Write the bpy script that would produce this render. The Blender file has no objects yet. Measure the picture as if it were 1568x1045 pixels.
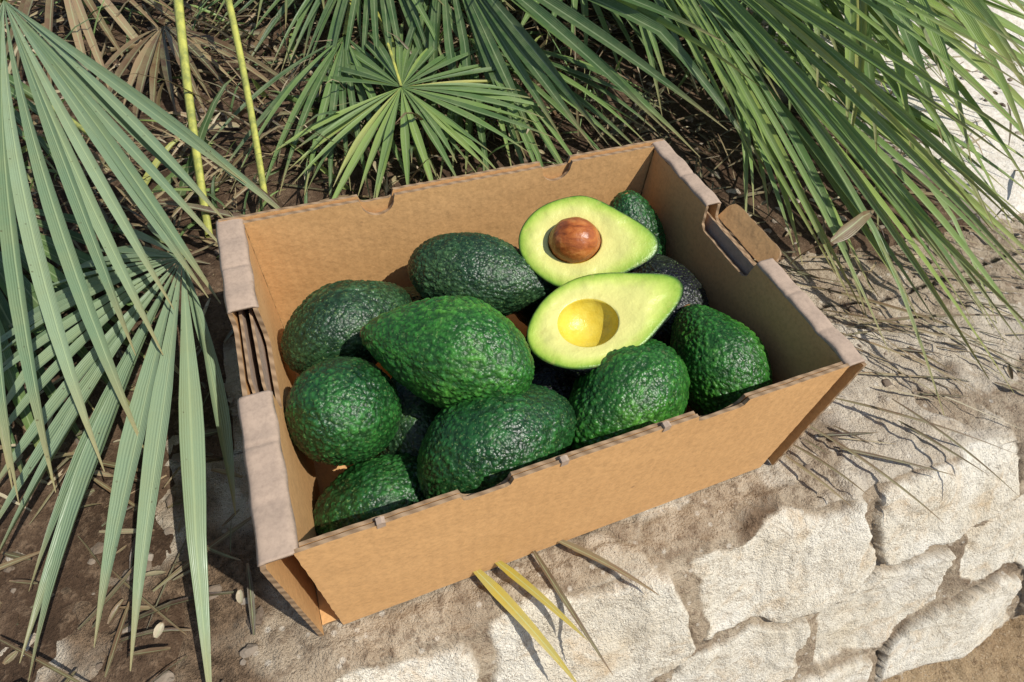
import bpy, math, random
import numpy as np
from mathutils import Vector, Matrix
random.seed(7); rng=np.random.default_rng(7)
sc=bpy.context.scene
sc.view_settings.view_transform='Standard'; sc.view_settings.look='None'; sc.view_settings.exposure=0
G=-.014

# ---------------- camera / light ----------------
cam=bpy.data.cameras.new("camera"); co=bpy.data.objects.new("camera",cam); sc.collection.objects.link(co); sc.camera=co
cam.lens=20.55; cam.clip_start=.01; cam.clip_end=500
co.matrix_world=Matrix(((.930,.2503,-.2689,-.1122),(-.3623,.7471,-.5572,-.2238),(.0614,.6156,.7855,.382),(0,0,0,1)))
SUN=Vector((.45,-.52,1)).normalized()
sl=bpy.data.lights.new("sun","SUN"); sl.energy=5; sl.angle=math.radians(.5); sl.color=(1,.97,.90)
so=bpy.data.objects.new("sun",sl); sc.collection.objects.link(so); so.rotation_euler=SUN.to_track_quat('Z','Y').to_euler(); so.location=(1,-1,3)
w=bpy.data.worlds.new("World"); sc.world=w; w.use_nodes=True
nt=w.node_tree; bg=nt.nodes["Background"]; bg.inputs[1].default_value=.13
sk=nt.nodes.new("ShaderNodeTexSky"); sk.sky_type='NISHITA'; sk.sun_disc=False; sk.dust_density=1
sk.sun_elevation=math.asin(SUN.z); sk.sun_rotation=math.atan2(SUN.x,SUN.y); nt.links.new(sk.outputs[0],bg.inputs[0])

# ---------------- numpy noise ----------------
def hsh(ix,iy,iz,s=0):
    n=(ix*374761393+iy*668265263+iz*1442695041+s*974634777)&0xffffffff
    n=((n^(n>>13))*1274126177)&0xffffffff
    n=((n^(n>>16))*2246822519)&0xffffffff
    return ((n^(n>>15))&0xffffff)/16777215.0
def vn(x,y,z,s=0):
    fx,fy,fz=np.floor(x),np.floor(y),np.floor(z)
    ix,iy,iz=fx.astype(np.int64),fy.astype(np.int64),fz.astype(np.int64)
    a,b,c=x-fx,y-fy,z-fz
    a=a*a*(3-2*a);b=b*b*(3-2*b);c=c*c*(3-2*c)
    r=0
    for i in (0,1):
        for j in (0,1):
            for k in (0,1):
                r=r+hsh(ix+i,iy+j,iz+k,s)*(a if i else 1-a)*(b if j else 1-b)*(c if k else 1-c)
    return r*2-1
def fbm(x,y,z,o=4,s=0):
    r=0;A=1;t=0
    for i in range(o):
        r=r+A*vn(x*2**i+i*7.3,y*2**i+i*3.1,z*2**i,s+i);t+=A;A*=.5
    return r/t
def worley(x,y,z,s=0):
    fx,fy,fz=np.floor(x).astype(np.int64),np.floor(y).astype(np.int64),np.floor(z).astype(np.int64)
    f1=np.full(x.shape,9.);f2=np.full(x.shape,9.)
    for i in (-1,0,1):
        for j in (-1,0,1):
            for k in (-1,0,1):
                a,b,c=fx+i,fy+j,fz+k
                d=(a+hsh(a,b,c,s)-x)**2+(b+hsh(a,b,c,s+11)-y)**2+(c+hsh(a,b,c,s+23)-z)**2
                f2=np.minimum(f2,np.maximum(f1,d));f1=np.minimum(f1,d)
    return np.sqrt(f1),np.sqrt(f2)
def ss(a,b,x):
    t=np.clip((x-a)/(b-a),0,1); return t*t*(3-2*t)

# ---------------- material helpers ----------------
class MT:
    def __init__(s,name):
        s.m=bpy.data.materials.new(name); s.m.use_nodes=True; s.nt=s.m.node_tree; s.n=s.nt.nodes; s.b=s.n["Principled BSDF"]
        s.tc=s.n.new("ShaderNodeTexCoord")
    def L(s,a,b): s.nt.links.new(a,b)
    def coord(s,scale=(1,1,1)):
        mp=s.n.new("ShaderNodeMapping"); mp.inputs['Scale'].default_value=scale; s.L(s.tc.outputs['Object'],mp.inputs[0]); return mp.outputs[0]
    def noise(s,scale,detail=4,rough=.6,vec=None,dist=0):
        n=s.n.new("ShaderNodeTexNoise"); n.inputs['Scale'].default_value=scale; n.inputs['Detail'].default_value=detail; n.inputs['Roughness'].default_value=rough; n.inputs['Distortion'].default_value=dist
        s.L(vec if vec else s.tc.outputs['Object'],n.inputs['Vector']); return n.outputs[0]
    def vor(s,scale,feat='F1',vec=None):
        n=s.n.new("ShaderNodeTexVoronoi"); n.feature=feat; n.inputs['Scale'].default_value=scale
        s.L(vec if vec else s.tc.outputs['Object'],n.inputs['Vector']); return n.outputs[0]
    def ramp(s,fac,st):
        n=s.n.new("ShaderNodeValToRGB"); e=n.color_ramp.elements
        while len(e)>1: e.remove(e[0])
        e[0].position=st[0][0]; e[0].color=(*st[0][1],1)
        for p,c in st[1:]:
            q=e.new(p); q.color=(*c,1)
        s.L(fac,n.inputs[0]); return n.outputs[0]
    def mix(s,f,a,b,mode='MIX'):
        n=s.n.new("ShaderNodeMix"); n.data_type='RGBA'; n.blend_type=mode
        for v,i in ((f,0),(a,6),(b,7)):
            if isinstance(v,(int,float)): n.inputs[i].default_value=v
            elif isinstance(v,tuple): n.inputs[i].default_value=(*v,1)
            else: s.L(v,n.inputs[i])
        return n.outputs[2]
    def math(s,op,a,b=0):
        n=s.n.new("ShaderNodeMath"); n.operation=op
        for v,i in ((a,0),(b,1)):
            if isinstance(v,(int,float)): n.inputs[i].default_value=v
            else: s.L(v,n.inputs[i])
        return n.outputs[0]
    def attr(s,name):
        n=s.n.new("ShaderNodeAttribute"); n.attribute_name=name; sp=s.n.new("ShaderNodeSeparateColor"); s.L(n.outputs['Color'],sp.inputs[0]); return sp.outputs
    def bump(s,h,st,dist,prev=None):
        n=s.n.new("ShaderNodeBump"); n.inputs['Strength'].default_value=st; n.inputs['Distance'].default_value=dist
        s.L(h,n.inputs['Height'])
        if prev: s.L(prev,n.inputs['Normal'])
        return n.outputs[0]
    def out(s,col=None,rough=None,nrm=None,spec=None):
        if col is not None:
            if isinstance(col,tuple): s.b.inputs['Base Color'].default_value=(*col,1)
            else: s.L(col,s.b.inputs['Base Color'])
        if rough is not None:
            if isinstance(rough,(int,float)): s.b.inputs['Roughness'].default_value=rough
            else: s.L(rough,s.b.inputs['Roughness'])
        if nrm: s.L(nrm,s.b.inputs['Normal'])
        if spec is not None: s.b.inputs['Specular IOR Level'].default_value=spec
        return s.m

def skin_mat(name,dark,mid,light,seed):
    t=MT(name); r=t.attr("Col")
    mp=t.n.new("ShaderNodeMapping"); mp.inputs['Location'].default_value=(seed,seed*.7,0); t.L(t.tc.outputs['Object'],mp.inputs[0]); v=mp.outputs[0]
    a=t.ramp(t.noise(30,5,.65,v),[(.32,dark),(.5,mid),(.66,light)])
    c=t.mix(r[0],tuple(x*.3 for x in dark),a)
    sp=t.ramp(t.noise(700,2,.5,v),[(.62,(0,0,0)),(.70,(1,1,1))])
    c=t.mix(t.math('MULTIPLY',sp,.45),c,(.20,.30,.09))
    sc_=t.ramp(t.noise(55,5,.7,v),[(.66,(0,0,0)),(.74,(.6,)*3)]); c=t.mix(sc_,c,(.13,.10,.05))
    pv=t.vor(520,'F1',v)
    b1=t.bump(t.math('MULTIPLY',pv,-1),.6,.0009)
    b2=t.bump(t.noise(1500,2,.6,v),.4,.0003,b1)
    rr=t.ramp(t.noise(50,2,.6,v),[(.3,(.30,)*3),(.7,(.48,)*3)])
    return t.out(c,rr,b2,.42)
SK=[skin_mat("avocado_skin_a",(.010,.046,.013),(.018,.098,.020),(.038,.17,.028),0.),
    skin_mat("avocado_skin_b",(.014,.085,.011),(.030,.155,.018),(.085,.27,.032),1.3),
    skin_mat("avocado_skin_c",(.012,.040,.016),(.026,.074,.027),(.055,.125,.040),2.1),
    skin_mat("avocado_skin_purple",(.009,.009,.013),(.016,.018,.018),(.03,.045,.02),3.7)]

def flesh_mat():
    t=MT("avocado_flesh"); r=t.attr("Col")
    u=t.math('ADD',r[0],t.math('MULTIPLY',t.math('SUBTRACT',t.noise(60,5,.7),.5),.26))
    cav=t.math('LESS_THAN',r[0],.17)
    c=t.ramp(u,[(.2,(.64,.58,.19)),(.55,(.60,.59,.18)),(.72,(.49,.55,.12)),(.86,(.32,.44,.06)),(.95,(.19,.32,.03)),(1.,(.12,.25,.025))])
    c=t.mix(t.ramp(r[0],[(.945,(0,0,0)),(.985,(1,1,1))]),c,(.045,.10,.015))
    c=t.mix(cav,c,t.ramp(t.noise(90,3),[(.3,(.58,.42,.03)),(.7,(.70,.56,.08))]))
    c=t.mix(t.ramp(t.noise(110,5,.75),[(.54,(0,0,0)),(.72,(.5,)*3)]),c,(.48,.42,.12))
    return t.out(c,.34,t.bump(t.noise(260,4,.7),.5,.0011),.45)
def pit_mat():
    t=MT("avocado_pit_skin")
    c=t.ramp(t.noise(110,5,.65,t.coord((1,1,.4)),1.5),[(.3,(.13,.028,.005)),(.5,(.34,.09,.016)),(.7,(.50,.19,.045))])
    return t.out(c,.36,t.bump(t.noise(250,4,.6),.5,.0010),.45)
FL=flesh_mat(); PM=pit_mat()

def card_mat(name,a,b,st=(1,1,1),ribs=.10):
    t=MT(name)
    n=t.noise(14,4,.65); c=t.mix(n,a,b)
    fib=t.noise(380,3,.7); c=t.mix(t.ramp(fib,[(.42,(0,0,0)),(.75,(.45,)*3)]),c,tuple(x*.58 for x in a))
    spot=t.ramp(t.vor(55),[(.05,(1,1,1)),(.09,(0,0,0))]); msk=t.ramp(t.noise(24,2),[(.54,(0,0,0)),(.62,(.55,)*3)])
    c=t.mix(t.math('MULTIPLY',spot,msk),c,(.22,.12,.06))
    rib=t.n.new("ShaderNodeTexWave"); rib.inputs['Scale'].default_value=38; rib.inputs['Distortion'].default_value=.3; rib.bands_direction='X'; t.L(t.coord(st),rib.inputs[0])
    b1=t.bump(rib.outputs[1],ribs,.0006); b2=t.bump(t.noise(45,4,.6),.5,.0026,b1)
    return t.out(c,.72,b2,.3)
CARD=card_mat("cardboard",(.54,.295,.115),(.64,.37,.155),ribs=.16)
CARDL=card_mat("cardboard_folded",(.33,.24,.175),(.42,.31,.225),(.01,1,1),.35)
def edge_mat():
    t=MT("cardboard_edge")
    wv=t.n.new("ShaderNodeTexWave"); wv.inputs['Scale'].default_value=70; wv.inputs['Distortion'].default_value=1.5; wv.bands_direction='DIAGONAL'; t.L(t.tc.outputs['Object'],wv.inputs[0])
    c=t.mix(t.math('MULTIPLY',wv.outputs[1],.8),(.11,.065,.035),(.44,.30,.18)); c=t.mix(t.noise(300,3),c,(.26,.17,.095))
    return t.out(c,.85,t.bump(wv.outputs[1],.5,.0006),.2)
EDGE=edge_mat()

def mkmesh(name,verts,faces,mats,parent=None,smooth=True,cols=None,mi=None):
    me=bpy.data.meshes.new(name); me.from_pydata(verts if isinstance(verts,list) else verts.tolist(),[],faces if isinstance(faces,list) else faces.tolist()); 
    for m in mats: me.materials.append(m)
    if cols is not None:
        ca=me.color_attributes.new("Col",'FLOAT_COLOR','POINT'); ca.data.foreach_set("color",np.asarray(cols,dtype=np.float32).ravel())
    if mi is not None: me.polygons.foreach_set("material_index",np.asarray(mi,dtype=np.int32))
    if smooth: me.polygons.foreach_set("use_smooth",np.ones(len(me.polygons),dtype=bool))
    me.update()
    o=bpy.data.objects.new(name,me); sc.collection.objects.link(o)
    if parent: o.parent=parent
    return o
def empty(name,loc=(0,0,0)):
    o=bpy.data.objects.new(name,None); o.empty_display_size=.05; sc.collection.objects.link(o); o.location=loc; return o

# ---------------- box ----------------
import bmesh
box=empty("cardboard_box")
def panel(name,outline,O,U,V,N,th,mat,edge=EDGE,jit=.0003):
    O,U,V,N=map(Vector,(O,U,V,N)); pts=[]
    n=len(outline)
    for i in range(n):
        a=outline[i];b=outline[(i+1)%n]; L=math.hypot(b[0]-a[0],b[1]-a[1]); k=max(1,int(L/.004))
        for j in range(k):
            f=j/k; jj=jit if j else 0
            pts.append((a[0]+(b[0]-a[0])*f+random.uniform(-jj,jj),a[1]+(b[1]-a[1])*f+random.uniform(-jj,jj)))
    n=len(pts)
    vs=[O+U*p[0]+V*p[1] for p in pts]+[O+U*p[0]+V*p[1]+N*th for p in pts]
    fs=[list(range(n))[::-1],list(range(n,2*n))]+[[i,(i+1)%n,(i+1)%n+n,i+n] for i in range(n)]
    o=mkmesh(name,[tuple(v) for v in vs],fs,[mat,edge],box,False,mi=[0,0]+[1]*n)
    bm=bmesh.new(); bm.from_mesh(o.data); bmesh.ops.recalc_face_normals(bm,faces=bm.faces); bm.to_mesh(o.data); bm.free()
    return o
def rim(x0,x1,zt,notches,depth,rnd=False,zb=G+.001):
    p=[(x0,zb),(x1,zb),(x1,zt)]
    for a,b in sorted(notches,reverse=True):
        if rnd:
            p.append((b,zt))
            for k in range(0,15):
                t=math.pi*k/14; p.append(((a+b)/2+(b-a)/2*math.cos(t)*.93,zt-.003-depth*math.sin(t)))
            p.append((a,zt))
        else:
            p+=[(b,zt),(b-.0015,zt-depth*.8),(b-.004,zt-depth),(a+.004,zt-depth),(a+.0015,zt-depth*.8),(a,zt)]
    p.append((x0,zt)); return p
NB=[(-.078,-.053),(.0595,.085)]; NF=[(-.079,-.052),(.054,.087)]
X,Y,Z=(1,0,0),(0,1,0),(0,0,1)
panel("back_outer",rim(-.168,.168,.1200,NB,.0062),(0,.1167,0),X,Z,(0,-1,0),.0022,CARD)
panel("back_inner",rim(-.1535,.157,.1188,NB,.0115,True,zb=G+.005),(0,.1126,0),X,Z,(0,-1,0),.0028,CARD)
panel("front_outer",rim(-.1555,.1575,.1190,NF,.0062),(0,-.1167,0),X,Z,Y,.0020,CARD)
panel("front_inner",rim(-.153,.157,.1175,NF,.0085,True,zb=G+.005),(0,-.1136,0),X,Z,Y,.0018,CARD)
for i,x in enumerate((-.117,-.025,.034)):
    panel("tab_nub_%d"%i,[(x-.002,.116),(x+.002,.1165),(x+.0022,.1205),(x+.0006,.1215),(x-.0018,.1208)],(0,-.1172,0),X,Z,Y,.0032,CARDL,CARDL,jit=0)
def siderim(zt,d,zb=G+.001,y0=-.1165,y1=.1165):
    a,b=-.027,.034
    return [(y0,zb),(y1,zb),(y1,zt),(b,zt),(b-.002,zt-d*.8),(b-.006,zt-d),(a+.006,zt-d),(a+.002,zt-d*.8),(a,zt),(y0,zt)]
panel("left_outer",siderim(.1172,.010,y0=-.1185),(-.170,0,0),Y,Z,X,.0025,CARD)
panel("left_inner",siderim(.1172,.026,zb=G+.005,y0=-.111,y1=.109),(-.1562,0,0),Y,Z,X,.0026,CARD)
for i,(x,z) in enumerate(((-.1655,.1100),(-.1600,.1085))):
    panel("left_layer_%d"%i,[(-.06,.04),(.07,.04),(.07,z+.004),(.03,z),(-.010,z-.004*i),(-.024,z-.018),(-.06,z-.016)],(x,0,0),Y,Z,X,.0016,CARDL)
panel("right_outer",siderim(.1172,.012,y0=-.1185),(.1675,0,0),Y,Z,X,.0025,CARD)
panel("right_inner",siderim(.1172,.017,zb=G+.005,y0=-.111,y1=.109),(.1572,0,0),Y,Z,X,.0022,CARD)
panel("right_layer",[(-.06,.04),(.07,.04),(.07,.109),(-.06,.109)],(.1625,0,0),Y,Z,X,.0015,CARDL)
def strip(name,x0,x1,y0,y1):
    nx,ny=12,int((y1-y0)/.0012)
    vs=[];fs=[]
    for j in range(ny+1):
        y=y0+(y1-y0)*j/ny
        cr=.00035*(math.sin(y*170)+math.sin(y*301+1))-.0009*(math.exp(-((y-.071)/.0014)**2)+math.exp(-((y+.058)/.0014)**2)+.6*math.exp(-((y+.089)/.002)**2))
        for i in range(nx+1):
            f=i/nx; x=x0+(x1-x0)*f
            z=.1176+.0022*(1-abs(2*f-1)**8)
            vs.append((x+(.0003*math.sin(y*230) if i in(0,nx) else 0),y,z+cr*(1 if 0<i<nx else .3)+random.uniform(-.00005,.00005)))
    for j in range(ny):
        for i in range(nx):
            a=j*(nx+1)+i; fs.append([a,a+1,a+nx+2,a+nx+1])
    o=mkmesh(name,vs,fs,[CARDL],box); m=o.modifiers.new("s","SOLIDIFY"); m.thickness=.0018; m.offset=-1
strip("left_top_front",-.1706,-.1530,-.1165,-.0275); strip("left_top_back",-.1706,-.1530,.0345,.1165)
strip("right_top_front",.1566,.1706,-.1165,-.0275); strip("right_top_back",.1566,.1706,.0345,.1165)
fo=[(-.026,0),(.033,0),(.033,.009)]+[(.033-.007+.007*math.cos(t),.009+.007*math.sin(t)) for t in (0.4,.8,1.2,1.57)]+[(-.026+.007-.007*math.cos(t),.009+.007*math.sin(t)) for t in (1.57,1.2,.8,.4)]+[(-.026,.009)]
panel("handle_flap",fo,(.1705,0,.1065),Y,(.62,0,.78),(.78,0,-.62),.0028,CARD)
panel("floor",[(-.167,-.1132),(.167,-.1132),(.167,.112),(-.167,.112)],(0,0,G+.001),X,Y,Z,.003,CARD)

# ---------------- avocados ----------------
bm=bmesh.new(); bmesh.ops.create_icosphere(bm,subdivisions=6,radius=1); base=bpy.data.meshes.new("ico"); bm.to_mesh(base); bm.free()
n0=len(base.vertices); B0=np.zeros(n0*3); base.vertices.foreach_get("co",B0); B0=B0.reshape(-1,3); B0/=np.linalg.norm(B0,axis=1)[:,None]
F0=[tuple(p.vertices) for p in base.polygons]; bpy.data.meshes.remove(base)
def shape(S,L,W,k,seed):
    tp=1-k*ss(-.25,1,S[:,2])
    P=np.stack([S[:,0]*tp*W/2,S[:,1]*tp*W/2,S[:,2]*L/2],1)
    N=np.stack([S[:,0]/W,S[:,1]/W,S[:,2]/L],1); N/=np.linalg.norm(N,axis=1)[:,None]
    q=P+seed*.37
    low=fbm(q[:,0]*28,q[:,1]*28,q[:,2]*28,2,int(seed*10))
    wx=fbm(q[:,0]*150,q[:,1]*150,q[:,2]*150,2,3)*.8; wy=fbm(q[:,0]*150,q[:,1]*150,q[:,2]*150,2,9)*.8
    f1,f2=worley(q[:,0]*300+wx,q[:,1]*300+wy,q[:,2]*250+wx,5)
    amp=.6+.7*ss(-.5,.5,fbm(q[:,0]*40,q[:,1]*40,q[:,2]*40,2,77))
    pk=ss(0,.42,f2-f1); peb=pk-.6*f1
    d=np.exp(-((1-S[:,2])/.012)**1)*.0015
    return P,N,low*.0020+peb*.00095*amp-d,pk
def orient(o,c,ax,nrm=None,roll=0):
    z=Vector(ax).normalized(); r=Vector(nrm) if nrm else Vector((0,0,1))
    if abs(z.dot(r.normalized()))>.95: r=Vector((0,1,0))
    y=(r-z*r.dot(z)).normalized(); x=y.cross(z)
    M=Matrix(((x.x,y.x,z.x,c[0]),(x.y,y.y,z.y,c[1]),(x.z,y.z,z.z,c[2]),(0,0,0,1)))
    o.matrix_world=M@Matrix.Rotation(roll,4,'Z')
STEM=MT("avocado_stem_scar"); STEM=STEM.out(STEM.ramp(STEM.noise(500),[(.3,(.12,.05,.015)),(.7,(.42,.24,.07))]),.8)
def avocado(c,ax,L,W,k,mt,seed):
    P,N,h,pk=shape(B0,L,W,k,seed); V=P+N*h[:,None]
    V[:,0]*=1+.03*math.sin(seed*5)
    V[:,0]+=.10*math.sin(seed*2.3)*(V[:,2]**2)/(L/2)
    nb=len(V); vs=V.tolist(); fs=list(F0); mi=[0]*len(F0)
    zt=L/2-.0012; bx=.10*math.sin(seed*2.3)*L/2
    for r,z in ((.0036,zt-.0015),(.0034,zt+.0007),(.0018,zt+.0011)):
        for a in range(14):
            t=a/14*2*math.pi; vs.append([bx+r*math.cos(t)*random.uniform(.9,1.1),r*math.sin(t)*random.uniform(.9,1.1),z])
    vs.append([bx,0,zt+.0004])
    for q in range(2):
        for a in range(14):
            i=nb+q*14+a;j=nb+q*14+(a+1)%14; fs.append((i,j,j+14,i+14)); mi.append(1)
    for a in range(14): fs.append((nb+28+a,nb+28+(a+1)%14,nb+42)); mi.append(1)
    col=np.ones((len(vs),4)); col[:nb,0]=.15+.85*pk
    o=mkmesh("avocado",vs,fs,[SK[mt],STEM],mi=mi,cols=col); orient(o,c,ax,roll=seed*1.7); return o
mm=lambda a:[x/1000 for x in a]
AV=[((-7,53,78),(91,-52,3),108,65,.32,2,1),((-55,-20,103),(-81,60,2),106,68,.36,1,2),((-104,50,64),(84,28,0),98,63,.24,2,3),
((-120,-23,74),(.3,.55,-.6),82,64,.15,0,4),((-113,-75,39),(1,.10,.1),90,64,.2,0,5),((-42,-73,74),(97,18,8),102,74,.18,0,6),
((44,-72,70),(-67,-31,-12),94,71,.22,1,7),((122,-61,66),(-3,72,22),90,64,.28,1,8),((-80,-26,36),(.1,1,.1),90,60,.2,2,9),
((130,70,62),(-.15,.5,.8),80,54,.2,0,10),((125,8,54),(0,1,.15),92,60,.2,3,11),((22,-38,32),(1,.3,0),90,60,.2,3,12),
((62,48,40),(1,-.2,0),92,62,.2,2,13),((48,0,38),(1,.2,0),90,60,.2,3,14),((-14,15,34),(.2,1,0),90,60,.2,2,15),((-60,68,30),(1,.2,0),88,58,.2,2,16)]
for c,ax,L,W,k,mt,s in AV: avocado(mm(c),ax,L/1000,W/1000,k,mt,s)

def half(c,ax,nrm,L,W,k,zc,rc,pit,seed,mt):
    root=empty("avocado_half"); nphi=220; ph=np.arange(nphi)/nphi*2*np.pi
    vs=[];col=[];fs=[];mi=[]
    def outline(b):
        return np.stack([np.sin(ph)*np.cos(b),-np.sin(b)*np.ones(nphi),np.cos(ph)*np.cos(b)],1)
    S=outline(0.); P,N,h,pk=shape(S,L,W,k,seed); OP=P.copy(); wv=1+.022*np.sin(3*ph+seed)+.010*np.sin(7*ph+2*seed); OP[:,0]*=wv
    rows=[]
    for a in np.linspace(.04,1.5,16):
        r=rc*np.sin(a); wob=1+.03*np.sin(2*ph+seed)
        rows.append((np.stack([r*np.sin(ph)*wob,-rc*.86*np.cos(a)*np.ones(nphi),zc+r*1.08*np.cos(ph)*wob],1),.14*a/1.5,0))
    cr=np.stack([rc*1.02*np.sin(ph),np.zeros(nphi),zc+rc*1.1*np.cos(ph)],1)
    for u in np.linspace(0,1,30):
        p=cr*(1-u)+OP*u
        p[:,1]=-.0008*(1-u)**3+fbm(p[:,0]*55,p[:,2]*55,p[:,0]*0,3,int(seed))*.0020*math.sin(math.pi*u)-.0010*max(0,(u-.88)*8)**2
        rows.append((p,.2+.8*u if u<1 else 1.0,0))
    for b in np.linspace(.03,math.pi/2-.01,60):
        S=outline(b); P,N,h,pk=shape(S,L,W,k,seed); f=min(1,b/.25)
        p=P+N*(h*f)[:,None]; p[:,0]*=1+(wv-1)*np.cos(b); rows.append((p,.8,1))
    for r,(p,cc,m) in enumerate(rows):
        vs+=p.tolist(); col+=[[cc,m,0,1]]*nphi
        if r:
            for i in range(nphi):
                a=(r-1)*nphi+i;b_=(r-1)*nphi+(i+1)%nphi; fs.append((a,b_,b_+nphi,a+nphi)); mi.append(m)
    fs.append(tuple(range(nphi))[::-1]); mi.append(0)
    mkmesh("cut_fruit",vs,fs,[FL,SK[mt]],root,cols=col,mi=mi)
    if pit:
        P=B0*np.array([rc*.97,rc*.93,rc*1.05]); n=fbm(P[:,0]*110,P[:,1]*110,P[:,2]*110,3,4)*.0009; P=P+B0*n[:,None]
        P[:,2]+=zc
        mkmesh("pit",P,F0,[PM],root)
    orient(root,c,ax,nrm); return root
half(mm((61,32,112)),(76,-44,11),(-.22,-.36,.9),.096,.070,.38,-.009,.0166,True,1.4,3)
half(mm((49,-25,104)),(107,6,18),(-.5,-.12,.82),.110,.067,.36,-.014,.0178,False,2.6,3)

# ---------------- ground ----------------
def stretch(lo,hi,step,far,n=26):
    core=np.arange(lo,hi+step/2,step); g=np.geomspace(step,1,n); g=np.cumsum(g/g.sum())
    return np.concatenate([lo-(far*g)[::-1],core,hi+far*g])
def gridmesh(name,P,nu,nv,mats,cols):
    idx=np.arange(nu*nv).reshape(nv,nu)
    F=np.stack([idx[:-1,:-1],idx[:-1,1:],idx[1:,1:],idx[1:,:-1]],-1).reshape(-1,4)
    me=bpy.data.meshes.new(name); me.vertices.add(nu*nv); me.vertices.foreach_set("co",P.astype(np.float32).ravel())
    me.loops.add(len(F)*4); me.loops.foreach_set("vertex_index",F.astype(np.int32).ravel())
    me.polygons.add(len(F)); me.polygons.foreach_set("loop_start",np.arange(0,len(F)*4,4,dtype=np.int32)); me.polygons.foreach_set("loop_total",np.full(len(F),4,dtype=np.int32))
    me.polygons.foreach_set("use_smooth",np.ones(len(F),dtype=bool)); me.update(calc_edges=True)
    for m in mats: me.materials.append(m)
    ca=me.color_attributes.new("Col",'FLOAT_COLOR','POINT'); ca.data.foreach_set("color",cols.astype(np.float32).ravel())
    o=bpy.data.objects.new(name,me); sc.collection.objects.link(o); return o
t=MT("rubble_wall"); r=t.attr("Col")
n1=t.noise(26,5,.7); n2=t.noise(150,5,.75); n3=t.noise(600,2,.7)
mort=t.ramp(n1,[(.3,(.25,.185,.125)),(.5,(.39,.305,.21)),(.68,(.52,.43,.315))])
mort=t.mix(t.ramp(n2,[(.5,(0,0,0)),(.62,(.7,)*3)]),mort,(.17,.115,.072))
mort=t.mix(t.ramp(t.vor(95),[(.12,(.7,)*3),(.22,(0,0,0))]),mort,(.60,.53,.43))
stn=t.ramp(t.noise(11,5,.65),[(.3,(.62,.53,.39)),(.5,(.76,.69,.56)),(.75,(.80,.75,.65))])
stn=t.mix(t.ramp(t.noise(30,5,.7,dist=1),[(.52,(0,0,0)),(.72,(.6,)*3)]),stn,(.56,.38,.20))
stn=t.mix(t.ramp(n2,[(.60,(0,0,0)),(.70,(.65,)*3)]),stn,(.32,.235,.15))
stn=t.mix(t.ramp(t.noise(7,6,.75,dist=2),[(.485,(0,0,0)),(.5,(.5,)*3),(.515,(0,0,0))]),stn,(.25,.18,.11))
c=t.mix(r[0],mort,stn)
c=t.mix(r[1],c,t.ramp(n2,[(.35,(.06,.038,.022)),(.6,(.21,.14,.085))]))
c=t.mix(r[2],c,(.07,.048,.03))
WALL=t.out(c,.9,t.bump(n3,.6,.0012,t.bump(n2,.9,.0045)),.2)
xs=stretch(-.5,.85,.0020,30); sv=np.concatenate([np.arange(-.34,-.16,.006),np.arange(-.16,.30,.0022)])
U,S=np.meshgrid(xs,sv); nu,nv=len(xs),len(sv)
inn=(np.abs(U)<1.5)*1.0
edge=-.146-.010*np.sin(U*7+.6)-.03*ss(.2,.45,U)+fbm(U*18,U*0,U*0+2,4,1)*.006
face_l=.272
f=np.clip(S,0,face_l)
bs=math.sin(math.radians(27.5)); bc=math.cos(math.radians(27.5))
Yb=np.where(S<0,edge-S,edge-f*bs); Zb=np.where(S<0,G,G-f*bc)
rr=np.exp(-(S/.008)**2); Yb=Yb+rr*.0015; Zb=Zb-rr*.002
Yb=np.where(S>face_l,edge-face_l*bs-(S-face_l),Yb)
seeds=[(.33,.045),(.15,.05),(.27,.145),(-.01,.045),(-.15,.04),(.43,.125),(.10,.15),(.49,.045),(-.03,.14),(-.14,.14),(.18,.245),(.37,.23),(.03,.24),(-.28,.05),(-.25,.14),(.53,.19),(.63,.08),(-.4,.06),(-.38,.16)]
for i in range(40): 
    for sx in (-1,1): seeds.append((sx*(.76+i*.16)+random.uniform(-.03,.03),.05+random.uniform(-.01,.02))); seeds.append((sx*(.74+i*.16)+random.uniform(-.03,.03),.17+random.uniform(-.02,.02)))
wu=U+fbm(U*12,S*12,U*0,3,2)*.034+fbm(U*70,S*70,U*0,2,52)*.003; ws=S+fbm(U*12,S*12,U*0+5,3,4)*.030+fbm(U*70,S*70,U*0,2,54)*.003
d1=np.full(U.shape,9.);d2=np.full(U.shape,9.);cid=np.zeros(U.shape)
for i,(a,b) in enumerate(seeds):
    d=np.hypot((wu-a)*.8,(ws-b)*1.25); m=d<d1; d2=np.where(m,d1,np.minimum(d2,d)); cid=np.where(m,i,cid); d1=np.where(m,d,d1)
jw=.006*ss(-.3,.5,fbm(U*9,S*9,U*0,2,71))   # joint width varies
jd=(d2-d1)+fbm(U*50,S*50,U*0,3,7)*.007-jw
stone=ss(.009,.013,jd)*ss(.002,.006,S+fbm(U*26,S*26,U*0,4,8)*.022)*(1-ss(face_l-.01,face_l,S))
crack=np.exp(-((jd-.0085)/.0018)**2)*ss(.0,.3,fbm(U*16,S*16,U*0,3,61)+.15)*(S>.004)
tilt=np.sin(cid*12.9)*.10*(wu-np.array([s[0] for s in seeds])[cid.astype(int)])+np.cos(cid*7.7)*.10*(ws-np.array([s[1] for s in seeds])[cid.astype(int)])
fac=fbm(U*10,S*14,cid,2,11); terr=np.floor(fac*5)/5+ss(.8,1,(fac*5)%1)/5
disp=stone*(.0050+tilt+terr*.0075)-crack*.005
rough=fbm(U*60,S*60,U*0,5,13)
disp=disp+rough*(.0042*(1-stone)+.0015*stone)
wf1,wf2=worley(U*55,S*55,U*0+.5,3); disp=disp+(1-stone)*np.maximum(0,.34-wf1)*.011
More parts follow.
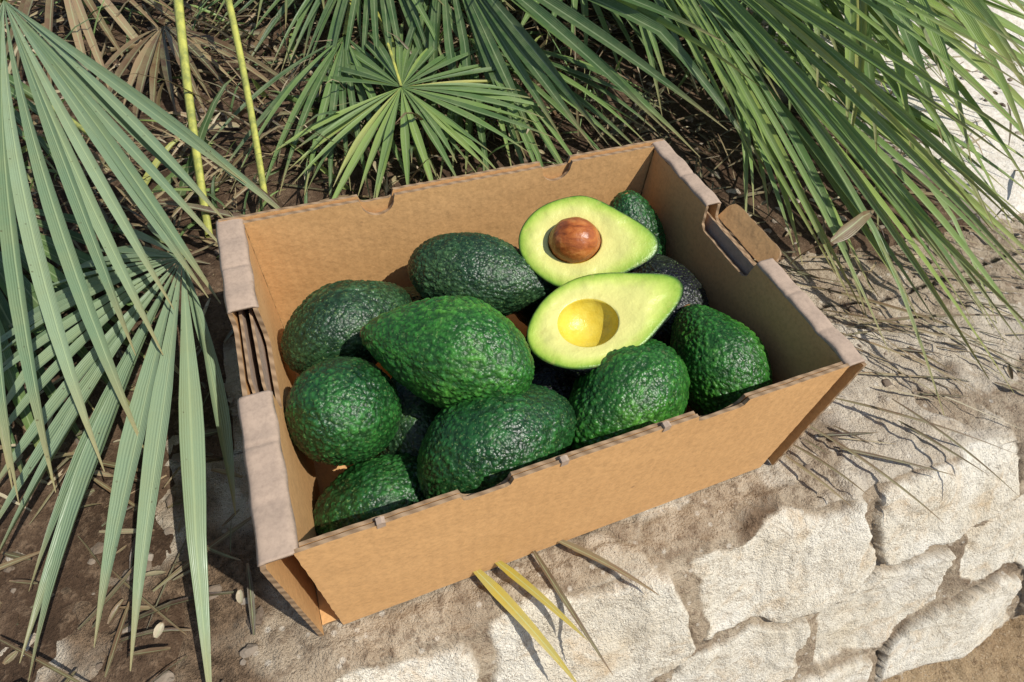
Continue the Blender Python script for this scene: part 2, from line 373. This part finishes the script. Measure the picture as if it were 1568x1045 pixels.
g1=fbm(U*11,S*11,U*0,4,91); ts=ss(.10,.16,g1)*(S<.004)*(1-stone); disp=disp+ts*.0014-(np.exp(-((g1-.10)/.010)**2))*(S<0)*.0022
disp*=inn; under=(np.abs(U)<.19)&(S<-.02); disp=np.where(under,np.minimum(disp,.0003)-.0008,disp)
ny=np.where(S<0,0,-bc)*ss(-.01,.01,S); nz=np.where(S<0,1,bs)
P=np.stack([U,Yb+ny*disp,Zb+nz*disp],-1)
dirt=ss(.10,.5,(1-stone)*(fbm(U*14,S*14,U*0,5,17)+.24*np.exp(-((S-.004)/.012)**2)-.05)+.5*ss(-.17,-.24,U))*(1-stone)
stc=np.clip(stone+ts*.4,0,1)
gridmesh("stone_wall",P,nu,nv,[WALL],np.stack([stc,dirt,crack*.9,U*0+1],-1))
t=MT("soil"); r=t.attr("Col"); n2=t.noise(130,5,.75); n3=t.noise(500,3,.7)
c=t.ramp(t.noise(12,5,.7),[(.3,(.035,.021,.013)),(.5,(.075,.046,.028)),(.72,(.16,.105,.065))])
c=t.mix(t.ramp(n2,[(.5,(0,0,0)),(.66,(.65,)*3)]),c,(.22,.15,.095)); c=t.mix(t.ramp(n3,[(.3,(.6,)*3),(.5,(0,0,0))]),c,(.02,.014,.01))
c=t.mix(r[0],c,t.ramp(n2,[(.3,(.58,.50,.40)),(.6,(.78,.72,.63))]))  # pale gravel, whitened so its colour carries the sun's overexposure
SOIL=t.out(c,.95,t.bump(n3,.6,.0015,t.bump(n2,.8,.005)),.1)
xs=stretch(-.8,1.2,.006,60,34); ys=np.concatenate([np.arange(-.14,1.2,.006),1.2+60*np.cumsum(np.geomspace(.006,1,34))/np.geomspace(.006,1,34).sum()])
U,V=np.meshgrid(xs,ys)
back=.035+.02*np.sin(U*6)+fbm(U*12,V*12,U*0,4,21)*.03
soilm=np.maximum(ss(back-.012,back+.02,V),ss(-.21,-.25,U+fbm(U*14,V*14,U*0,4,22)*.03)*ss(-.135,-.11,V))
near=(np.abs(U)<2)&(V<2)
h=G-.03+soilm*.034+near*soilm*(fbm(U*10,V*10,U*0,5,23)*.012)
inb=(np.abs(U)<.20)&(V<.135); h=np.where(inb,G-.02,h)
sunlit_pale=ss(.54,.66,U+fbm(U*9,V*9,U*0,3,29)*.12)*ss(.66,.45,V)  # mask of the pale gravel patch with sunlit glare painted in
gridmesh("soil_ground",np.stack([U,V,h],-1),len(xs),len(ys),[SOIL],np.stack([sunlit_pale,U*0,U*0,U*0+1],-1))
t=MT("dirt_path_gravel"); n2=t.noise(120,5,.75); n3=t.noise(420,3,.7)
c=t.ramp(t.noise(9,5,.7),[(.3,(.27,.18,.10)),(.55,(.40,.285,.165)),(.75,(.49,.37,.23))]); c=t.mix(t.ramp(n2,[(.52,(0,0,0)),(.66,(.75,)*3)]),c,(.13,.08,.045)); c=t.mix(t.ramp(n3,[(.58,(0,0,0)),(.68,(.7,)*3)]),c,(.56,.45,.32))
PATH=t.out(c,.95,t.bump(n3,.8,.002,t.bump(n2,1,.007)),.1)
xs=stretch(-.5,1.,.005,60,30); ys=np.concatenate([-.9-(60*np.cumsum(np.geomspace(.008,1,30))/np.geomspace(.008,1,30).sum())[::-1],np.arange(-.9,-.2,.005)])
U,V=np.meshgrid(xs,ys); w1,w2=worley(U*60,V*60,U*0+.5,8); h=-.252+(fbm(U*12,V*12,U*0,5,31)*.008+np.maximum(0,.38-w1)*.018)*(np.abs(U)<2)*(V>-2)
gridmesh("dirt_path",np.stack([U,V,h],-1),len(xs),len(ys),[PATH],np.stack([U*0]*3+[U*0+1],-1))

# ---------------- palms ----------------
def leaf_mat(name,ramp,transl=.25,tip=(.36,.28,.12),tcol=(.22,.32,.03)):
    t=MT(name); r=t.attr("Col")
    base=t.ramp(r[0],ramp)
    n=t.noise(45,3,.7); base=t.mix(t.ramp(n,[(.4,(0,0,0)),(.75,(.4,)*3)]),base,(.24,.27,.12))
    stripe=t.math('ABSOLUTE',t.math('SUBTRACT',r[2],.5)); base=t.mix(t.ramp(stripe,[(0,(.6,)*3),(.08,(0,0,0))]),base,(.42,.50,.26))
    base=t.mix(t.ramp(r[1],[(.84,(0,0,0)),(1,(.85,)*3)]),base,tip)
    spot=t.ramp(t.vor(150),[(.07,(1,1,1)),(.12,(0,0,0))]); msk=t.ramp(n,[(.46,(0,0,0)),(.56,(.75,)*3)])
    base=t.mix(t.math('MULTIPLY',spot,msk),base,(.07,.05,.02))
    ph=t.math('SINE',t.math('MULTIPLY',r[2],60)); b=t.bump(ph,.35,.0004)
    t.out(base,t.ramp(n,[(.3,(.32,)*3),(.7,(.5,)*3)]),b,.5)
    tr=t.n.new("ShaderNodeBsdfTranslucent"); t.L(t.mix(.45,base,tcol),tr.inputs[0]); mx=t.n.new("ShaderNodeMixShader"); mx.inputs[0].default_value=transl
    o=t.n["Material Output"]; t.L(t.b.outputs[0],mx.inputs[1]); t.L(tr.outputs[0],mx.inputs[2]); t.L(mx.outputs[0],o.inputs[0])
    return t.m
LG=leaf_mat("palm_leaf_green",[(0,(.050,.095,.032)),(.35,(.10,.175,.055)),(.7,(.18,.28,.075)),(.9,(.28,.38,.09)),(1,(.46,.44,.12))])
LP=leaf_mat("palm_leaf_pale",[(0,(.16,.235,.125)),(.5,(.235,.315,.18)),(1,(.30,.38,.215))],.2)
LD=leaf_mat("palm_leaf_dry",[(0,(.06,.035,.02)),(.35,(.16,.098,.05)),(.7,(.32,.22,.12)),(1,(.50,.42,.29))],.12,(.22,.14,.07),(.3,.18,.06))
t=MT("palm_petiole"); r=t.attr("Col"); PET=t.out(t.mix(t.ramp(t.noise(70,5,.7,t.coord((1,1,.3))),[(.42,(0,0,0)),(.62,(1,1,1))]),(.44,.43,.09),(.22,.24,.06)),.5,t.bump(t.noise(300,4),.4,.001),.4)
class Acc:
    def __init__(s): s.v=[];s.f=[];s.c=[]
def blade(A,P0,P1,side,wf,arch,rnd,ns=14,droop=0,fold=.3):
    P0,P1=Vector(P0),Vector(P1); d=P1-P0; L=d.length; dn=d.normalized()
    side=(side-dn*side.dot(dn)).normalized(); n=dn.cross(side)
    if n.z<0: n=-n
    tw=random.uniform(-.6,.6); 
    mid=(P0+P1)/2+n*arch*L+side*random.uniform(-.03,.03)*L
    base=len(A.v); kink=random.random()<.12; kt=random.uniform(.6,.85); kd=Vector((random.uniform(-.1,.1),random.uniform(-.1,.1),-.25))*L
    for i in range(ns+1):
        t=i/ns; p=P0*(1-t)**2+mid*2*t*(1-t)+P1*t*t; p=p-Vector((0,0,1))*droop*L*t**4
        if kink and ns>8 and t>kt: p=p+kd*(t-kt)*1.2
        a=tw*max(0,t-.35); s2=side*math.cos(a)+n*math.sin(a); n2=n*math.cos(a)-side*math.sin(a)
        w=wf(t); 
        A.v+=[tuple(p-s2*w/2),tuple(p-n2*w*fold),tuple(p+s2*w/2)]
        A.c+=[[rnd,t,0,1],[rnd,t,.5,1],[rnd,t,1,1]]
    for i in range(ns):
        a=base+3*i; A.f+=[[a,a+1,a+4,a+3],[a+1,a+2,a+5,a+4]]
def tube(A,pts,r0,r1,k=8,rnd=.5):
    base=len(A.v); n=len(pts)
    for i,p in enumerate(pts):
        p=Vector(p); q=Vector(pts[min(i+1,n-1)])-Vector(pts[max(i-1,0)]); q.normalize(); x=q.cross(Vector((.3,.9,.1))).normalized(); y=q.cross(x); rr=r0+(r1-r0)*i/(n-1)
        for j in range(k): a=j/k*2*math.pi; A.v.append(tuple(p+x*rr*math.cos(a)+y*rr*.7*math.sin(a))); A.c.append([rnd,i/n,.5,1])
    for i in range(n-1):
        for j in range(k): a=base+i*k+j;b=base+i*k+(j+1)%k; A.f.append([a,b,b+k,a+k])
def curve(a,b,bulge,n=12):
    a,b=Vector(a),Vector(b); m=(a+b)/2+Vector(bulge); return [a*(1-t)**2+m*2*t*(1-t)+b*t*t for t in [i/n for i in range(n+1)]]
def blocked(p): return (-.185<p.x<.185 and -.13<p.y<.135) or (p.x<.30 and p.x>-.2 and p.y<.10 and p.z<.3)
def fan(A,hub,tips,n,wmax,arch=.06,rr=(0,.9),droop=.03,jl=.06,check=False,fold=.3,ns=14):
    hub=Vector(hub); tips=[Vector(t) for t in tips]; m=len(tips)
    ang=[0]
    for i in range(1,m): ang.append(ang[-1]+(tips[i]-hub).angle(tips[i-1]-hub))
    T=ang[-1]; out=[]
    for i in range(n):
        a=T*i/(n-1)+random.uniform(-.3,.3)*T/n; a=min(max(a,0),T-1e-5)
        k=max(j for j in range(m) if ang[j]<=a+1e-9); k=min(k,m-2); f=(a-ang[k])/(ang[k+1]-ang[k]+1e-9)
        d0=tips[k]-hub;d1=tips[k+1]-hub; d=d0*(1-f)+d1*f; d=d.normalized()*((d0.length)*(1-f)+d1.length*f)*random.uniform(1-jl*1.5,1+jl)
        out.append((hub+d+Vector([random.uniform(-.008,.008) for _ in range(3)]),(tips[k+1]-tips[k]).normalized()))
    sp=T/(n-1)
    for i,(p,s) in enumerate(out):
        L=(p-hub).length
        if check and (blocked(p) or blocked(hub.lerp(p,.7))): continue
        wm=wmax*random.uniform(.8,1.1)
        def wf(t,L=L,wm=wm):
            w=min(sp*t*L*1.04,wm); e=1 if t<.5 else max(.03,1-((t-.5)/.5)**1.5)
            return max(w*e,.0006)
        blade(A,hub,p,s,wf,arch*random.uniform(.6,1.4),random.uniform(*rr),droop=droop*random.uniform(0,2),fold=fold,ns=ns)
M=lambda l:[tuple(c/1000 for c in p) for p in l]
def pobj(name,A,mat,parent):
    o=mkmesh(name,A.v,A.f,[mat],parent,cols=A.c); o.matrix_parent_inverse=parent.matrix_basis.inverted(); return o

pl=empty("fan_palm",(-.6,.75,G))
A=Acc(); F1=M([(-122,144,105),(-150,150,99),(-173,154,95),(-188,83,77),(-224,51,68),(-235,27,72),(-256,0,59),(-288,-8,55),(-321,-10,42),(-345,60,55),(-341,125,67),(-359,238,91)])
fan(A,M([(-309,430,142)])[0],F1,20,.0180,.05,droop=.02)
pobj("frond_upper",A,LP,pl)
A=Acc(); F2=M([(-255,260,20),(-306,240,8),(-358,195,9),(-359,135,18),(-352,90,13),(-349,49,11),(-347,1,3),(-333,-46,12),(-317,-104,15),(-289,-116,29),(-271,-123,30),(-246,-132,32),(-225,-139,22),(-207,-67,28),(-200,-2,26),(-198,50,40)])
fan(A,M([(-209,158,60)])[0],F2,29,.0155,.07,droop=.02); pobj("frond_lower",A,LP,pl)
A=Acc()
fan(A,(-.40,.33,.03),[(-.22,.22,.01),(-.25,.12,.0),(-.30,.02,.0),(-.38,-.05,.0),(-.46,.02,.0),(-.5,.15,.0)],22,.012,.05,rr=(0,.5))
fan(A,(-.47,.62,.07),[(-.28,.42,.02),(-.30,.34,.02),(-.36,.28,.03),(-.46,.28,.03),(-.56,.36,.03)],14,.010,.06,rr=(0,.6))
pobj("fronds_shaded",A,LG,pl)
A=Acc(); tube(A,curve((-.6,.75,0),(-.309,.430,.142),(0,0,.08)),.006,.0035); tube(A,curve((-.6,.75,0),(-.209,.158,.06),(.12,.05,.0)),.005,.003)
tube(A,curve((-.176,.56,.125),(-.203,.252,.0),(-.005,0,.003)),.0060,.0042); tube(A,curve((-.134,.56,.12),(-.146,.260,.026),(.006,0,.004)),.0050,.0037)
tube(A,curve((-.176,.56,.125),(-.2,.95,.1),(0,0,.06)),.006,.006); tube(A,curve((-.134,.56,.12),(-.2,.95,.1),(0,0,.06)),.005,.005)
pobj("petioles",A,PET,pl)
A=Acc()
fan(A,(-.33,.80,.06),[(-.5,.62,.0),(-.42,.52,.0),(-.32,.48,.01),(-.2,.55,.01),(-.15,.68,.02)],16,.011,.10,rr=(.1,.75),jl=.2)
fan(A,(-.22,.62,.03),[(-.34,.46,.0),(-.26,.40,.0),(-.18,.42,.01),(-.1,.5,.01)],12,.010,.12,rr=(.0,.7),jl=.2)
pobj("fronds_dead",A,LD,pl)
pc=empty("fan_palm",(.06,.8,G))
A=Acc(); F3=M([(-121,329,33),(-135,275,28),(-128,239,30),(-84,214,40),(-40,201,46),(9,201,50),(64,213,52),(124,244,57),(163,303,61),(164,396,51),(114,486,46),(60,535,38),(-21,538,37),(-91,449,26)])
fan(A,M([(8,343,66)])[0],F3,50,.009,.05,droop=.02,rr=(.2,1),jl=.12)
fan(A,(.06,.66,.11),[(-.10,.52,.03),(-.06,.42,.03),(.02,.38,.03),(.1,.4,.06),(.2,.48,.08)],22,.010,.07,rr=(.0,.5))
fan(A,(-.02,.5,.05),[(-.2,.36,.01),(-.14,.26,.02),(-.05,.24,.02),(.05,.25,.03)],16,.008,.08,rr=(.0,.6))
fan(A,(.12,.46,.05),[(.02,.25,.03),(.08,.2,.03),(.15,.18,.04),(.24,.2,.05),(.3,.28,.05)],24,.009,.08,rr=(.1,.8))
pobj("fronds",A,LG,pc); A=Acc(); tube(A,curve((.06,.8,0),(.008,.343,.066),(0,0,.02)),.003,.002); tube(A,curve((.06,.8,0),(.06,.66,.11),(0,0,.02)),.004,.003); tube(A,curve((.06,.8,0),(-.02,.5,.05),(0,0,.02)),.004,.003); tube(A,curve((.06,.8,0),(.12,.46,.05),(0,0,.02)),.004,.003); pobj("petioles",A,PET,pc)
pr=empty("fan_palm",(.62,.72,G))
A=Acc()
fan(A,M([(130,590,108)])[0],M([(-7,386,15),(51,315,25),(103,258,34),(150,221,49),(186,193,67),(247,126,91),(295,103,117),(312,107,126),(295,138,142),(298,187,152)]),20,.015,.06,rr=(0,.45))
pobj("frond_shaded",A,LG,pr)
A=Acc()
fan(A,M([(334,503,169)])[0],M([(292,80,72),(284,20,54),(303,-34,61),(315,-79,58),(330,-105,58),(362,-98,99),(377,-68,125),(388,-37,151),(398,-5,177),(449,52,197)]),28,.0145,.07,rr=(.45,1))
fan(A,M([(400,381,80)])[0],M([(258,85,66),(276,68,60),(281,11,47),(322,-47,45),(353,-115,40),(439,-97,34),(483,-62,39),(532,-11,53),(605,54,61)]),28,.012,.06,rr=(.35,1))
fan(A,M([(583,413,180)])[0],M([(380,116,91),(413,54,123),(450,20,135),(498,45,145),(579,131,171),(640,200,180)]),18,.014,.07,rr=(.4,1))
fan(A,(.50,.60,.19),[(.40,.2,.13),(.50,.14,.15),(.60,.16,.16),(.70,.24,.17),(.80,.36,.17)],18,.014,.07,rr=(.4,1))
fan(A,(.36,.62,.13),[(.26,.25,.08),(.33,.17,.09),(.42,.16,.1),(.52,.24,.1),(.6,.34,.1)],22,.012,.07,rr=(.1,.8))
fan(A,(.58,.48,.12),[(.44,.05,.05),(.50,-.04,.06),(.58,-.02,.07),(.66,.04,.08),(.74,.10,.09),(.86,.2,.1)],22,.012,.06,rr=(.35,1))
pobj("fronds_sunlit",A,LG,pr)
A=Acc()
for h in ((.13,.59,.108),(.334,.503,.169),(.4,.381,.08),(.583,.413,.18),(.5,.6,.19),(.36,.62,.13),(.58,.48,.12)): tube(A,curve((.62,.72,0),h,(0,0,.05)),.006,.0035)
pobj("petioles",A,PET,pr)
def clump(cx,cy,k,rng_len=(.25,.38),zh=(.04,.22),rr=(0,.8),mat=LG,wm=.011,spread=.28,face=-1.57):
    e=empty("fan_palm",(cx,cy,G)); A=Acc(); B=Acc()
    for i in range(k):
        hub=Vector((cx+random.uniform(-spread,spread),cy+random.uniform(-.12,.15),random.uniform(*zh)))
        th=face+random.uniform(-.8,.8); L=random.uniform(*rng_len); tiltz=random.uniform(-.35,.15)
        fw=Vector((math.cos(th),math.sin(th),tiltz)).normalized(); sd=Vector((-math.sin(th),math.cos(th),random.uniform(-.3,.3)))
        tips=[hub+L*(fw*math.cos(a)+sd*math.sin(a))*(.85+.15*math.cos(a)) for a in [(-1.7+3.4*j/8) for j in range(9)]]
        tips=[Vector((p.x,p.y,max(p.z,.002))) for p in tips]
        fan(A,hub,tips,26,wm,.06,rr=rr,check=True,droop=.03,ns=9); tube(B,curve((cx,cy,0),hub,(0,0,.04)),.005,.003)
    pobj("fronds",A,mat,e); pobj("petioles",B,PET,e)
clump(.25,.72,7,rr=(0,.5)); clump(.55,.62,7,zh=(.05,.2),rr=(.1,.9)); clump(.85,.66,4,zh=(.05,.2),rr=(.2,.95)); clump(.08,.98,4,rr=(0,.3),zh=(.03,.15)); clump(1.2,.85,4,rr=(.2,.9)); clump(.6,1.05,6); clump(-.75,.25,3,rng_len=(.2,.3),zh=(.02,.07),spread=.12,face=-1.0,rr=(.1,.6))
e=empty("dry_grass",(-.2,.6,G)); A=Acc(); B=Acc()
for i in range(1500):
    x=random.uniform(-.75,.30); y=random.uniform(.22,1.05)
    if x>.1 and y<.3: continue
    if x<-.25 and y<.35 and random.random()<.5: continue
    th=random.uniform(0,6.28); L=random.uniform(.05,.19); p=Vector((x,y,G)); q=p+Vector((math.cos(th)*L*.7,math.sin(th)*L*.5,L*random.uniform(.05,.8)))
    w0=random.choice((.0015,.002,.003,.005,.008)); D=A if random.random()<.72 else B
    if blocked(q): continue
    blade(D,p,q,Vector((random.uniform(-1,1),random.uniform(-1,1),.2)),lambda t:w0*(1-t**2)+.0004,random.uniform(-.15,.25),random.random()**1.5,ns=6,droop=.2)
pobj("dead_blades",A,LD,e); pobj("green_blades",B,LG,e)
A=Acc()
for i in range(5600):
    x=random.uniform(-.75,1.0); y=random.uniform(-.12,1.1)
    if (-.19<x<.19 and y<.13): continue
    if x>-.2 and y<.05+random.uniform(-.04,.03): 
        if random.random()<.93: continue
    if x>.56 and random.random()<.6: continue
    L=random.choice((.008,.014,.022,.04,.07)); th=random.uniform(0,6.28); z=G+random.uniform(.003,.018)
    p=Vector((x,y,z)); q=p+Vector((math.cos(th)*L,math.sin(th)*L,random.uniform(-.2,.35)*L)); 
    if blocked(q) and q.y>-.12 and abs(q.x)<.19: continue
    w0=random.uniform(.0012,.004) if L>.02 else random.uniform(.002,.006)
    blade(A,p,q,Vector((-math.sin(th),math.cos(th),random.uniform(-.8,.8))),lambda t:w0*(.4+2.4*t*(1-t)),random.uniform(-.1,.25),random.random()**1.5,ns=4)
mkmesh("leaf_litter",A.v,A.f,[LD],cols=A.c)
t=MT("pebble_stone"); r=t.attr("Col"); PB=t.out(t.mix(t.noise(200,4),t.ramp(r[0],[(0,(.10,.07,.05)),(.5,(.22,.17,.125)),(1,(.42,.37,.30))]),(.16,.12,.085)),.9,t.bump(t.noise(400,3),.6,.001),.2)
bm=bmesh.new(); bmesh.ops.create_icosphere(bm,subdivisions=2,radius=1); pv=np.array([v.co[:] for v in bm.verts]); pf=[[v.index for v in f.verts] for f in bm.faces]; bm.free()
vs=[];fs=[];cs=[]
for i in range(1500):
    x=random.uniform(-.6,.9); y=random.uniform(-.135,.8)
    if abs(x)<.18 and y<.13: continue
    s=random.choice((.0012,.0015,.002,.003,.004)) if not(y<.05 and x>0) else random.choice((.0008,.001,.0015,.002,.003))
    sh=(1+.55*vn(pv[:,0]*1.3+i,pv[:,1]*1.3,pv[:,2]*1.3))
    q=pv*np.array([s*random.uniform(.8,1.5),s*random.uniform(.8,1.3),s*.55])*sh[:,None]
    q=q+np.array([x,y,G+.001+s*.15+(.003 if (y>.05 or x<-.22) else 0)]); b=len(vs); vs+=q.tolist(); fs+=[[a+b for a in f] for f in pf]; g=random.random(); cs+=[[g,0,0,1]]*len(q)
mkmesh("pebbles",vs,fs,[PB],cols=cs,smooth=False)
A=Acc(); fn=lambda w0:(lambda t:w0*(1-t**2.5)*min(1,.4+3*t)+.0003)
blade(A,(.286,.035,.02),(.271,.003,.08),Vector((1,.3,0)),fn(.004),.1,.3); blade(A,(.271,.003,.08),(.328,.023,.09),Vector((0,.8,.6)),fn(.012),.15,.35)
mkmesh("dry_palm_leaf",A.v,A.f,[LD],cols=A.c)
A=Acc()
for a,b,w0,c in [((-.072,-.112,-.004),(-.028,-.200,-.035),.0075,1.),((-.058,-.112,-.003),(-.018,-.178,-.012),.0055,1.)]: blade(A,a,b,Vector((1,.4,0)),fn(w0),.12,c,fold=.15)
YL=leaf_mat("palm_leaf_yellow",[(0,(.36,.28,.04)),(1,(.42,.31,.04))],.15)
mkmesh("yellow_palm_leaf",A.v,A.f,[YL],cols=A.c)
A=Acc()
for a,b,w0 in [((-.014,-.113,.0),(.037,-.171,-.01),.0035),((.179,-.117,.0),(.197,-.168,-.005),.002),((.19,-.11,.0),(.215,-.165,-.005),.002),((.319,.023,.0),(.429,-.119,.01),.003),((.25,-.086,.0),(.35,-.183,.0),.002),((.277,-.11,.02),(.318,-.205,.0),.002),((.213,-.1,.0),(.262,-.2,-.015),.0022),((.30,.0,.0),(.40,-.1,.01),.002),((.29,-.02,.0),(.37,-.13,.0),.002),((.33,-.03,.0),(.46,-.09,.02),.003),((.24,-.03,.0),(.36,-.06,.01),.002),((.23,.0,.0),(.33,-.03,.004),.002),((-.03,-.113,.0),(-.01,-.2,-.02),.003)]:
    a=(a[0],a[1],a[2]-.008); blade(A,a,b,Vector((.8,.6,0)),fn(w0*1.3),.08,random.uniform(.2,.7))
for i in range(80):
    x=random.uniform(.19,.6); y=random.uniform(-.13,.06); L=random.uniform(.02,.09); th=random.uniform(-1.3,-.3)
    blade(A,(x,y,G+.003),(x+math.cos(th)*L,y+math.sin(th)*L,G+.005),Vector((.8,.6,0)),fn(random.choice((.0012,.0018,.003))),.03,random.random()**1.5)
mkmesh("fallen_palm_needles",A.v,A.f,[LD],cols=A.c)
